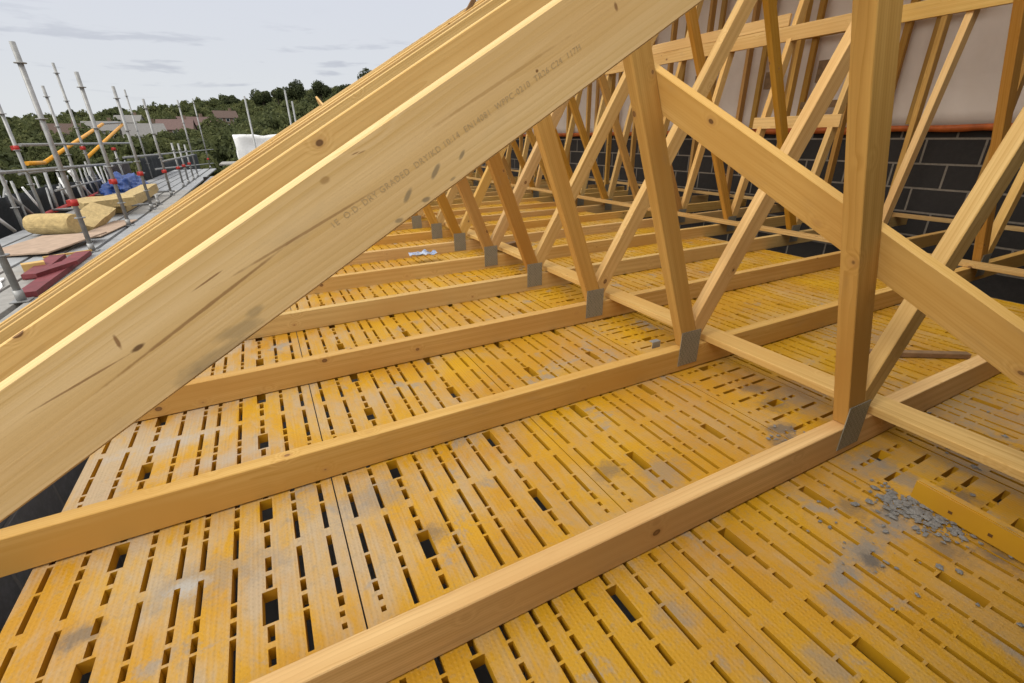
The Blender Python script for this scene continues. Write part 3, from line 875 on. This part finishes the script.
def slab(label, p, L, W, T, rz, ry=0.0, rx=0.0, mat=MWOOL, name='insulation_batt', cat='insulation batt', wob=.018, group=None):
    bm = bmesh.new()
    bm_box(bm, 0, L, -W/2, W/2, 0, T)
    bmesh.ops.subdivide_edges(bm, edges=bm.edges[:], cuts=5, use_grid_fill=True)
    for v in bm.verts:
        v.co += Vector((noise.noise(v.co*5+Vector((rz, 0, 0))), noise.noise(v.co*5+Vector((7, rz, 0))), noise.noise(v.co*5+Vector((0, 3, rz)))))*wob
    M = Matrix.Translation(p) @ Matrix.Rotation(rz, 4, 'Z') @ Matrix.Rotation(ry, 4, 'Y') @ Matrix.Rotation(rx, 4, 'X')
    return tag(obj(name, mesh_of(name, bm, mat), None, M), label, cat, group)
GW = 'yellow mineral wool batts'
slab('yellow mineral wool batt propped on edge beside the roll', (-2.40, 8.72, DK+.01), .85, .30, .11, R(80), R(-10), R(22), group=GW)
slab('yellow mineral wool batt lying flat behind the propped one', (-2.72, 10.2, DK+.16), .75, .50, .12, R(35), R(-1), R(4), group=GW)
slab('long yellow mineral wool batt trailing towards the blue tarpaulin', (-2.33, 10.6, DK+.02), 3.2, .30, .18, R(89), R(-1), 0, group=GW)
slab('brownish weathered plywood sheet lying in front of the wool roll', (-2.78, 7.62, DK+.03), .78, .95, .016, R(-22), R(-2), R(3), mat=MOSB, name='plywood_sheet', cat='plywood', wob=.003)
slab('pale plywood strip on the deck behind the second pole', (-2.15, 7.95, DK+.012), 1.5, .30, .012, R(84), 0, 0, mat=MOSB, name='plywood_sheet', cat='plywood', wob=.003)
slab('long maroon plank pointing at the pole with red sleeve', (-1.86, 5.0, DK+.006), 1.72, .13, .045, R(91), R(0), 0, mat=MMAROON, name='painted_plank', cat='plank', wob=.004, group='maroon painted planks')
slab('short maroon plank on the outer side of the longer one', (-2.04, 5.72, DK+.008), .92, .13, .045, R(93), R(0), 0, mat=MMAROON, name='painted_plank', cat='plank', wob=.004, group='maroon painted planks')
slab('maroon plank stub overlapping the other two', (-1.99, 5.55, DK+.053), .50, .12, .035, R(70), R(0), 0, mat=MMAROON, name='painted_plank', cat='plank', wob=.004, group='maroon painted planks')
slab('small yellow timber block lying beside the maroon planks', (-2.22, 6.12, DK+.01), .17, .11, .07, R(20), mat=MW, name='timber_block', cat='timber block', wob=.003)
slab('crumpled white sheet on the deck at the left frame edge', (-2.72, 5.55, DK+.004), .50, .50, .012, R(15), mat=MWHITE, name='white_sheet', cat='sheet', wob=.03)
slab('thin pale lath lying behind the maroon planks', (-2.25, 6.75, DK+.006), .42, .035, .02, R(25), mat=MW, name='timber_lath', cat='lath', wob=.002)
# blue tarpaulin
bm = bmesh.new(); bmesh.ops.create_icosphere(bm, subdivisions=5, radius=1)
for v in bm.verts:
    c0 = v.co.copy()
    n = .30*noise.noise(c0*2.1)+.22*abs(noise.noise(c0*4.6+Vector((3, 1, 0))))+.10*noise.noise(c0*10)
    v.co *= 1+n
    v.co = Vector((v.co.x*.34, v.co.y*1.25, max(v.co.z*.36, -.04)))
tag(obj('tarpaulin', mesh_of('tarpaulin', bm, MTARP, True), None, Matrix.Translation((-2.95, 14.9, DK+.05))), 'crumpled bright blue tarpaulin heaped on the far deck', 'tarpaulin')
# netting and sheets hung on the outer scaffold
def hung(name, x, y0, y1, z0, z1, mat, label, cat, amp=.05):
    bm = bmesh.new()
    n, m = 26, 10
    g_ = [[bm.verts.new((x+amp*math.sin(7*y+.6*z)+.3*amp*noise.noise(Vector((y*2, z*2, 0))), y, z+.06*noise.noise(Vector((y*1.2, 0, 4))))) for z in np.linspace(z0, z1, m)] for y in np.linspace(y0, y1, n)]
    for i in range(n-1):
        for j in range(m-1):
            bm.faces.new((g_[i][j], g_[i+1][j], g_[i+1][j+1], g_[i][j+1]))
    o = obj(name, mesh_of(name, bm, mat, True))
    s = o.modifiers.new('thick', 'SOLIDIFY'); s.thickness = .01
    return tag(o, label, cat)
hung('debris_netting', -3.32, 19.8, 24.9, -.95, .29, MBLACK, 'black debris netting on the scaffold above the tarpaulin', 'netting')
hung('debris_netting', -3.36, 15.7, 18.2, -.45, .20, MBROWNP, 'dark brown sheeting left of the blue tarpaulin', 'netting')
hung('debris_netting', -3.55, 8.6, 15.6, -1.3, .02, MBLACK, 'dark netting hung below the guard rails behind the wool roll', 'netting', .10)
hung('debris_netting', -3.8, 26, 44, -1.5, -.1, MBLACK, 'dark netting along the farthest scaffold', 'netting', .10)
# clutter of props and bars leaning on the outer rail
GC = 'pale bars leaning on the outer rail'
for i in range(20):
    y = 9.4+i*.36+random.uniform(-.1, .1)
    htube((-3.34, y, -.40+random.uniform(-.1, .1)), (-3.42, y+random.uniform(-.7, .5), .22+random.uniform(-.25, .1)), 'pale steel bar leaning on the outer rail, %s from the left' % ORD[i], .016 if i % 3 else .026, 'leaning_bar', MGALV if i % 4 else MWHITE, GC)
for i in range(4):
    z = -.32+.01*i
    htube((-3.30, 10.1+i*1.05, z-.02), (-3.30, 11.0+i*1.05, z), 'red clamp bar under the outer rail, %s from the left' % ORD[i], .03, 'clamp_bar', MRED, 'red clamp bars under the outer rail')
# the neighbouring scaffold beyond: dark standards and braces behind the netting
GN = 'dim tubes of the second scaffold beyond the deck'
for i in range(16):
    y = 8.8+i*.82+random.uniform(-.15, .15); x = -3.9-random.uniform(0, 1.3)
    htube((x, y, -3.5), (x, y, random.uniform(-.25, .45)), 'dim upright tube of the second scaffold, %s from the left' % ORD[i], .024, 'scaffold_tube', MGALV, GN)
for i in range(9):
    y = 9.2+i*1.5
    htube((-4.0-.1*(i % 3), y, -.9), (-4.05-.1*(i % 3), y+1.6, random.uniform(-.1, .2)), 'dim slanting brace of the second scaffold, %s from the left' % ORD[i], .02, 'scaffold_tube', MGALV, GN)
# yellow stair handrails
def bent(name, pts, r, mat, label, cat):
    p0 = Vector(pts[0])
    bm = bmesh.new(); bm_path(bm, [Vector(p)-p0 for p in pts], r)
    return tag(obj(name, mesh_of(name, bm, mat), None, Matrix.Translation(p0)), label, cat, 'yellow stair handrails')
bent('stair_handrail', [(-3.8, 12.4, .42), (-3.8, 13.3, .40), (-3.8, 19.1, 1.26)], .038, MORANGE, 'yellow stair handrail, the longer left one of two', 'handrail')
bent('stair_handrail', [(-3.8, 16.4, .42), (-3.8, 22.1, 1.36)], .040, MORANGE, 'yellow stair handrail, the shorter right one of two', 'handrail')
htube((-3.8, 19.1, 1.27), (-3.8, 22.2, 1.39), 'pale crossbar joining the tops of the two yellow handrails', .03, 'top_bar')
# white bulk bag beyond the roof end
bm = bmesh.new(); bm_box(bm, -.95, .95, -.6, .6, 0, .95)
bmesh.ops.subdivide_edges(bm, edges=bm.edges[:], cuts=7, use_grid_fill=True)
for v in bm.verts:
    v.co += Vector((noise.noise(v.co*1.7), noise.noise(v.co*1.7+Vector((5, 0, 0))), .7*noise.noise(v.co*1.5+Vector((0, 8, 0)))))*.12
bag = obj('bulk_bag', mesh_of('bulk_bag', bm, MWHITE, True), None, Matrix.Translation((.42, 22.2, -.02)))
tag(bag, 'white bulk bag standing beyond the far end of the rafters', 'bulk bag')
plat = bevelled_box(-1.2, 3.0, 21.2, 23.4, -.09, -.03, .01)
tag(obj('loading_platform', mesh_of('loading_platform', plat, MBOARD)), 'board platform under the white bulk bag', 'platform')

# ------------------------------------------------------------------ ground, hill, wood, houses
bm = bmesh.new()
bmesh.ops.create_grid(bm, x_segments=4, y_segments=4, size=2500)
for v in bm.verts: v.co.z = -5.25
tag(obj('ground', mesh_of('ground', bm, MGROUND)), None, None, None, 'structure')
bm = bmesh.new(); bm_box(bm, -1.01, WALLX-.01, -2.9, 15.19, -2.75, -2.6)
tag(obj('lower_floor', mesh_of('lower_floor', bm, MCONC)), None, None, None, 'structure')

SKY = [(-60, 1.4), (-25, 1.4), (-17.4, 1.95), (-13.8, 2.25), (-11.1, 2.55), (-3.4, 3.55), (0, 3.95), (5, 4.5), (9, 5.0), (12.5, 5.6), (20, 6.2), (40, 6.0), (100, 4)]
def el(az):
    for (a, e), (b, f) in zip(SKY[:-1], SKY[1:]):
        if a <= az <= b: return e+(f-e)*(az-a)/(b-a)
    return 1.4
CAMZ = .7577
TOPD, TREEH = 410.0, 5.0
def hill_z(az, d):
    zt = CAMZ + math.tan(R(el(az)))*TOPD - TREEH
    t = min(max((d-34)/(TOPD-34), 0), 1)
    f = t*t*(3-2*t)*.3+t**2.5*.7
    z = -5.2+(zt+5.2)*f
    if d > TOPD: z = zt-(d-TOPD)*.10
    return z + 1.2*noise.noise(Vector((az*.12, d*.02, 0)))*min(1, t*4)
def polar(az, d): return (d*math.sin(R(az)), d*math.cos(R(az)))
MHILL = plain('hill_grass', (.050, .062, .022), .95, col2=(.032, .042, .016), scale=.09, world=True)
bm = bmesh.new()
azs = np.linspace(-62, 62, 80); ds = np.concatenate([np.linspace(34, 440, 60), [500, 600, 760]])
hv = [[bm.verts.new((*polar(a, d), max(hill_z(a, d), -5.24))) for d in ds] for a in azs]
for i in range(len(azs)-1):
    for j in range(len(ds)-1):
        bm.faces.new((hv[i][j], hv[i+1][j], hv[i+1][j+1], hv[i][j+1]))
bmesh.ops.recalc_face_normals(bm, faces=bm.faces[:])
if sum(f.normal.z for f in bm.faces) < 0: bmesh.ops.reverse_faces(bm, faces=bm.faces[:])
tag(obj('hill', mesh_of('hill', bm, MHILL, True)), None, None, None, 'structure')

def leaf_mat(name, c1, c2, c3):
    m, nt, b = new_mat(name)
    g = G(nt)
    pos = g.n('ShaderNodeNewGeometry').outputs['Position']
    isl = g.n('ShaderNodeNewGeometry').outputs['Random Per Island']
    n = g.noise(pos, .11, 3, .6)
    n2 = g.noise(pos, .9, 2)
    col = g.ramp(g.math('ADD', g.math('MULTIPLY', n, .8), g.math('ADD', g.math('MULTIPLY', n2, .15), g.math('MULTIPLY', isl, .15))), [(.34, c1), (.55, c2), (.74, c3)])
    nt.links.new(col, b.inputs['Base Color'])
    b.inputs['Roughness'].default_value = .8
    b.inputs['Specular IOR Level'].default_value = .15
    tr = g.n('ShaderNodeBsdfTranslucent', inp={'Color': col})
    mx = g.n('ShaderNodeMixShader'); g.put(mx, 0, .42)
    nt.links.new(b.outputs[0], mx.inputs[1]); nt.links.new(tr.outputs[0], mx.inputs[2])
    nt.links.new(mx.outputs[0], nt.nodes['Material Output'].inputs[0])
    return m
MLEAF = leaf_mat('leaves', (.058, .070, .034), (.095, .108, .042), (.155, .160, .062))
MLEAFD = leaf_mat('leaves_dark', (.042, .052, .028), (.062, .074, .034), (.095, .108, .045))
MBARK = plain('bark', (.07, .055, .04), .95, var=.4, scale=3)

def crown_arrays(seed, n, rx, rz, zc, leaf):
    r = np.random.default_rng(seed)
    nl = 9
    cen = r.normal(0, 1, (nl, 3)); cen /= np.linalg.norm(cen, axis=1, keepdims=True); cen *= r.uniform(.25, .72, (nl, 1)); cen[:, 2] = np.abs(cen[:, 2])*.9-.25
    rad = r.uniform(.28, .52, nl)
    k = r.integers(0, nl, n)
    d = r.normal(0, 1, (n, 3)); d /= np.linalg.norm(d, axis=1, keepdims=True)
    p = cen[k] + d*(rad[k][:, None]*(.72+.34*r.random((n, 1))))
    p = p*np.array([rx, rx, rz]) + np.array([0, 0, zc])
    nrm = d + r.normal(0, .45, (n, 3)); nrm /= np.linalg.norm(nrm, axis=1, keepdims=True)
    a = np.cross(nrm, r.normal(0, 1, (n, 3))); a /= np.linalg.norm(a, axis=1, keepdims=True)
    b = np.cross(nrm, a)
    s = leaf*r.uniform(.6, 1.3, (n, 1))
    q = np.stack([p-a*s-b*s*.7, p+a*s-b*s*.5, p+a*s*.8+b*s, p-a*s*.9+b*s*.8], 1)
    return q.reshape(-1, 3)
def quads_mesh(name, V, mat):
    me = bpy.data.meshes.new(name)
    nv = len(V)
    me.vertices.add(nv); me.vertices.foreach_set('co', np.ascontiguousarray(V, dtype=np.float32).ravel())
    me.loops.add(nv); me.loops.foreach_set('vertex_index', np.arange(nv, dtype=np.int32))
    me.polygons.add(nv//4); me.polygons.foreach_set('loop_start', np.arange(0, nv, 4, dtype=np.int32)); me.polygons.foreach_set('loop_total', np.full(nv//4, 4, dtype=np.int32))
    me.materials.append(mat); me.update(calc_edges=True); me.validate()
    return me
HOUSES = [(-5.9, 330, 1.95, 'pink'), (-4.4, 350, 2.15, 'pink'), (-1.7, 340, 2.70, 'brick'), (-9.3, 380, 2.25, 'pale'), (-8.5, 335, 1.60, 'pale'), (-13.9, 330, 1.55, 'brick'), (-11.4, 370, 1.75, 'pale')]
def settle(h):
    # the distance at which a 7.8 m house on the hill shows its ridge at this elevation
    az, d0, e, k = h
    best = min(range(120, 400, 4), key=lambda d: abs(hill_z(az, d)+7.8-CAMZ-math.tan(R(e))*d) - d*.002)
    return (az, best, math.degrees(math.atan2(hill_z(az, best)+7.8-CAMZ, best)), k)
HOUSES = [settle(h) for h in HOUSES]
VAR = [crown_arrays(40+i, 1700, 1.0, 1.0, 0.0, .062) for i in range(7)]
VARF = [crown_arrays(60+i, 560, 1.0, 1.0, 0.0, .105) for i in range(7)]
allV = []
rr = random.Random(5)
def free(az, d, top):
    for (ha, hd, he, k) in HOUSES:
        if abs(az-ha) < 1.1 and d < hd+8:
            if d > hd-9: return False
            if math.degrees(math.atan2(top-CAMZ, d)) > he-.62: return False
    return True
cnt = 0
while cnt < 1500:
    az = rr.uniform(-26, 24)
    d = 62+ (TOPD+8-62)*rr.random()**.75
    
    s = rr.uniform(2.6, 4.6)*(1 if d > 90 else .8); h = s*rr.uniform(1.0, 1.35)
    if d > TOPD-60: s *= .8; h *= .8
    x, y = polar(az, d); z = hill_z(az, d)
    if not free(az, d, z+h*1.55):
        s *= .42; h *= .38
        if not free(az, d, z+h*1.55): continue
    V = (VAR if d < 170 else VARF)[rr.randrange(7)]
    ang = rr.uniform(0, 6.28); c, sn = math.cos(ang), math.sin(ang)
    W = V*np.array([s, s, h])
    W = np.stack([W[:, 0]*c-W[:, 1]*sn+x, W[:, 0]*sn+W[:, 1]*c+y, W[:, 2]+z+h*.72], 1)
    allV.append(W); cnt += 1
tag(obj('distant_wood', quads_mesh('distant_wood', np.concatenate(allV), MLEAF)), 'mixed green wood covering the hillside behind the scaffold', 'wood', None, 'stuff')
# single trees that stand out on the skyline
def tree(az, d, top_el, rx, label):
    x, y = polar(az, d); zb = hill_z(az, d)
    ztop = CAMZ+math.tan(R(top_el))*d
    H = ztop-zb
    o = empty('broadleaf_tree', (x, y, zb))
    bm = bmesh.new(); bm_tube(bm, (0, 0, -.5), (0, 0, H*.6), (.35, .18), 8)
    for k in range(4):
        a = k*1.6+az
        bm_tube(bm, (0, 0, H*.35), (math.cos(a)*rx*.5, math.sin(a)*rx*.5, H*.68), (.14, .05), 6)
    obj('trunk', mesh_of('trunk', bm, MBARK), o)
    rz = H*.42
    obj('crown', quads_mesh('crown', crown_arrays(int(az*31+500), 3000, rx, rz, H-rz*.98, .36), MLEAFD), o)
    tag(o, label, 'tree', 'skyline trees on the hill')
for a in [(1.9, 313, 5.15, 6.8, 'dark round tree on the skyline, left of the tallest clump'), (5.0, 326, 5.75, 7.7, 'tall dark tree on the skyline, left half of the tallest clump'),
          (7.4, 332, 5.75, 7.7, 'tall dark tree on the skyline, right half of the tallest clump'), (3.3, 342, 5.0, 6.0, 'smaller dark tree between the two round skyline trees'),
          (9.9, 342, 5.6, 6.3, 'dark tree on the skyline beside the rafters'), (12.3, 323, 6.9, 7.0, 'lone rounded tree just above the rafters'), (-.9, 361, 4.25, 5.6, 'low dark tree at the left end of the skyline clump'),
          (14.6, 342, 6.7, 7.0, 'dark tree half hidden behind the rafters'), (-13.2, 380, 2.75, 4.5, 'small dark tree on the low left skyline'), (-9.9, 399, 3.0, 4.9, 'small dark tree on the skyline above the pale roofs')]:
    tree(*a)
MROOF = {'pink': plain('pink_tiles', (.15, .095, .085), .9, var=.25, scale=3), 'brick': plain('brown_tiles', (.12, .08, .065), .9, var=.3, scale=3), 'pale': plain('grey_tiles', (.21, .20, .19), .9, var=.2, scale=3)}
MHW = plain('pale_brick', (.20, .14, .10), .9, var=.3, scale=4)
MHP = plain('render_wall', (.30, .28, .25), .9, var=.2, scale=3)
MGLASS = plain('window_glass', (.03, .035, .04), .15, var=.3)
MFR = plain('white_frame', (.75, .75, .73), .5, var=.1)
def house(az, d, e, kind, idx):
    x, y = polar(az, d)
    w, l, hw, hr = 6.4, rr.uniform(7.5, 10), 5.0, 2.6
    zb = hill_z(az, d)
    o = empty('house', (x, y, zb), R(-az+rr.uniform(-25, 25)))
    bm = bmesh.new()
    v0 = bm_box(bm, -l/2, l/2, -w/2, w/2, -4.0, hw)
    a = [bm.verts.new((sx*l/2, 0, hw+hr-.12)) for sx in (-1, 1)]
    for sx, t in ((-1, a[0]), (1, a[1])):
        bm.faces.new([bm.verts.new((sx*l/2, -w/2, hw+.001)), bm.verts.new((sx*l/2, w/2, hw+.001)), t])
    obj('wall', mesh_of('wall', bm, MHW if kind != 'pale' else MHP), o)
    bm = bmesh.new()
    ov, th = .35, .16
    for sy in (-1, 1):
        p = [(-l/2-ov, 0, hw+hr), (l/2+ov, 0, hw+hr), (l/2+ov, sy*(w/2+ov), hw-ov*hr/(w/2)), (-l/2-ov, sy*(w/2+ov), hw-ov*hr/(w/2))]
        top = [bm.verts.new(q) for q in p]; bot = [bm.verts.new((q[0], q[1], q[2]-th)) for q in p]
        bm.faces.new(top); bm.faces.new(bot[::-1])
        for i in range(4): bm.faces.new((top[i], bot[i], bot[(i+1) % 4], top[(i+1) % 4]))
    bmesh.ops.recalc_face_normals(bm, faces=bm.faces[:])
    rf = obj('roof', mesh_of('roof', bm, MROOF[kind]), o)
    bm = bmesh.new(); bm_box(bm, -.45, .45, -.35, .35, 0, 1.9)
    obj('chimney', mesh_of('chimney', bm, MHW), rf, Matrix.Translation((l*.28, .3, hw+hr-.9)))
    for k in range(3):
        for zz in (1.0, 3.3):
            bm = bmesh.new(); bm_box(bm, -.65, .65, -.05, .05, 0, 1.2)
            f = obj('window', mesh_of('window', bm, MFR), o, Matrix.Translation((-l*.32+k*l*.32, -w/2-.03, zz)))
            bm = bmesh.new(); bm_box(bm, -.56, .56, -.02, .02, .09, 1.11)
            obj('pane', mesh_of('pane', bm, MGLASS), f, Matrix.Translation((0, -.05, 0)))
    nm = {0: 'pink-roofed house left of the pair behind the far poles', 1: 'pink-roofed house right of the pair behind the far poles', 2: 'brown-roofed brick house among trees left of the white bag',
          3: 'pale-roofed house below the skyline in the middle of the hill', 4: 'pale-roofed house slightly lower and right of the middle one', 5: 'brown-roofed house behind the yellow stair rail', 6: 'pale-roofed house highest on the left of the hill'}[idx]
    tag(o, nm, 'house', 'houses on the wooded hillside')
for i, h in enumerate(HOUSES): house(*h, i)

# ------------------------------------------------------------------ sky and light
SUN_EL, SUN_AZ = 46.0, -98.0          # soft sun behind cloud, to the left and a little behind
world = bpy.data.worlds.new('World'); scene.world = world
world.use_nodes = True
nt = world.node_tree; nt.nodes.clear(); g = G(nt)
sky = g.n('ShaderNodeTexSky', sky_type='NISHITA', sun_disc=False)
sky.sun_elevation = R(SUN_EL); sky.sun_rotation = R(SUN_AZ)
bg1 = g.n('ShaderNodeBackground', inp={'Color': sky.outputs[0], 'Strength': .10})
dirn = g.n('ShaderNodeTexCoord').outputs['Generated']
sx = g.n('ShaderNodeSeparateXYZ'); g.put(sx, 0, dirn)
zel = sx.outputs[2]
grad = g.ramp(zel, [(.0, (.70, .72, .74)), (.10, (.68, .70, .735)), (.24, (.665, .69, .76)), (.5, (1.15, 1.16, 1.20)), (1.0, (1.45, 1.45, 1.45))])
cl = g.noise(g.vmath('MULTIPLY', dirn, (8, 8, 52)), 1.0, 4, .55, .2)
band = g.math('MULTIPLY', g.maprange(zel, .05, .085, 0, 1), g.maprange(zel, .13, .20, 1, 0))
wis = g.math('MULTIPLY', g.maprange(cl, .55, .68, 0, 1, True), band)
col = g.mix(g.math('MULTIPLY', wis, .62), grad, (.44, .46, .53, 1))
big = g.noise(g.vmath('MULTIPLY', dirn, (2.2, 2.2, 7)), 1.0, 4, .5)
col = g.mix(g.maprange(big, .35, .75, 0, .12), col, (.60, .62, .68, 1))
GA, GE = -118.0, 40.0            # brightest part of the cloud
sdir = (math.sin(R(GA))*math.cos(R(GE)), math.cos(R(GA))*math.cos(R(GE)), math.sin(R(GE)))
dp = g.n('ShaderNodeVectorMath', operation='DOT_PRODUCT'); g.put(dp, 0, dirn); g.put(dp, 1, sdir)
glow = g.math('POWER', g.maprange(dp.outputs['Value'], .0, 1.0, 0, 1), 2.0)
col = g.mix(glow, col, (2.2, 2.15, 2.0, 1))
bg2 = g.n('ShaderNodeBackground', inp={'Color': col, 'Strength': 1.0})
ms = g.n('ShaderNodeMixShader'); g.put(ms, 0, .93); nt.links.new(bg1.outputs[0], ms.inputs[1]); nt.links.new(bg2.outputs[0], ms.inputs[2])
out = g.n('ShaderNodeOutputWorld'); nt.links.new(ms.outputs[0], out.inputs[0])

sd = bpy.data.lights.new('sun', 'SUN'); sd.energy = 1.2; sd.angle = R(16); sd.color = (1, .95, .87)
so = bpy.data.objects.new('sun', sd); C.objects.link(so)
sv = Vector((math.sin(R(SUN_AZ))*math.cos(R(SUN_EL)), math.cos(R(SUN_AZ))*math.cos(R(SUN_EL)), math.sin(R(SUN_EL))))
so.rotation_euler = (-sv).to_track_quat('-Z', 'Y').to_euler()
so.location = (0, 0, 20)

# ------------------------------------------------------------------ camera
A = Matrix(((0.88769268, -0.46019029, -0.01505333), (-0.1990974, -0.35416306, -0.91374436), (0.41516495, 0.81412126, -0.40601065)))
cd = bpy.data.cameras.new('camera'); co = bpy.data.objects.new('camera', cd); C.objects.link(co)
Mc = Matrix((A[0], -A[1], -A[2])).transposed().to_4x4()
Mc.translation = (0, 0, CAMZ)
co.matrix_world = Mc
cd.sensor_width = 36.0; cd.lens = 463.1*36/1024; cd.clip_start = .02; cd.clip_end = 6000
scene.camera = co

scene.view_settings.view_transform = 'Standard'
scene.view_settings.look = 'None'
scene.view_settings.gamma = 1.0
scene.view_settings.exposure = 0.12
scene.view_settings.use_curve_mapping = False
scene.cycles.max_bounces = 8
scene.cycles.diffuse_bounces = 5
scene.cycles.use_denoising = True
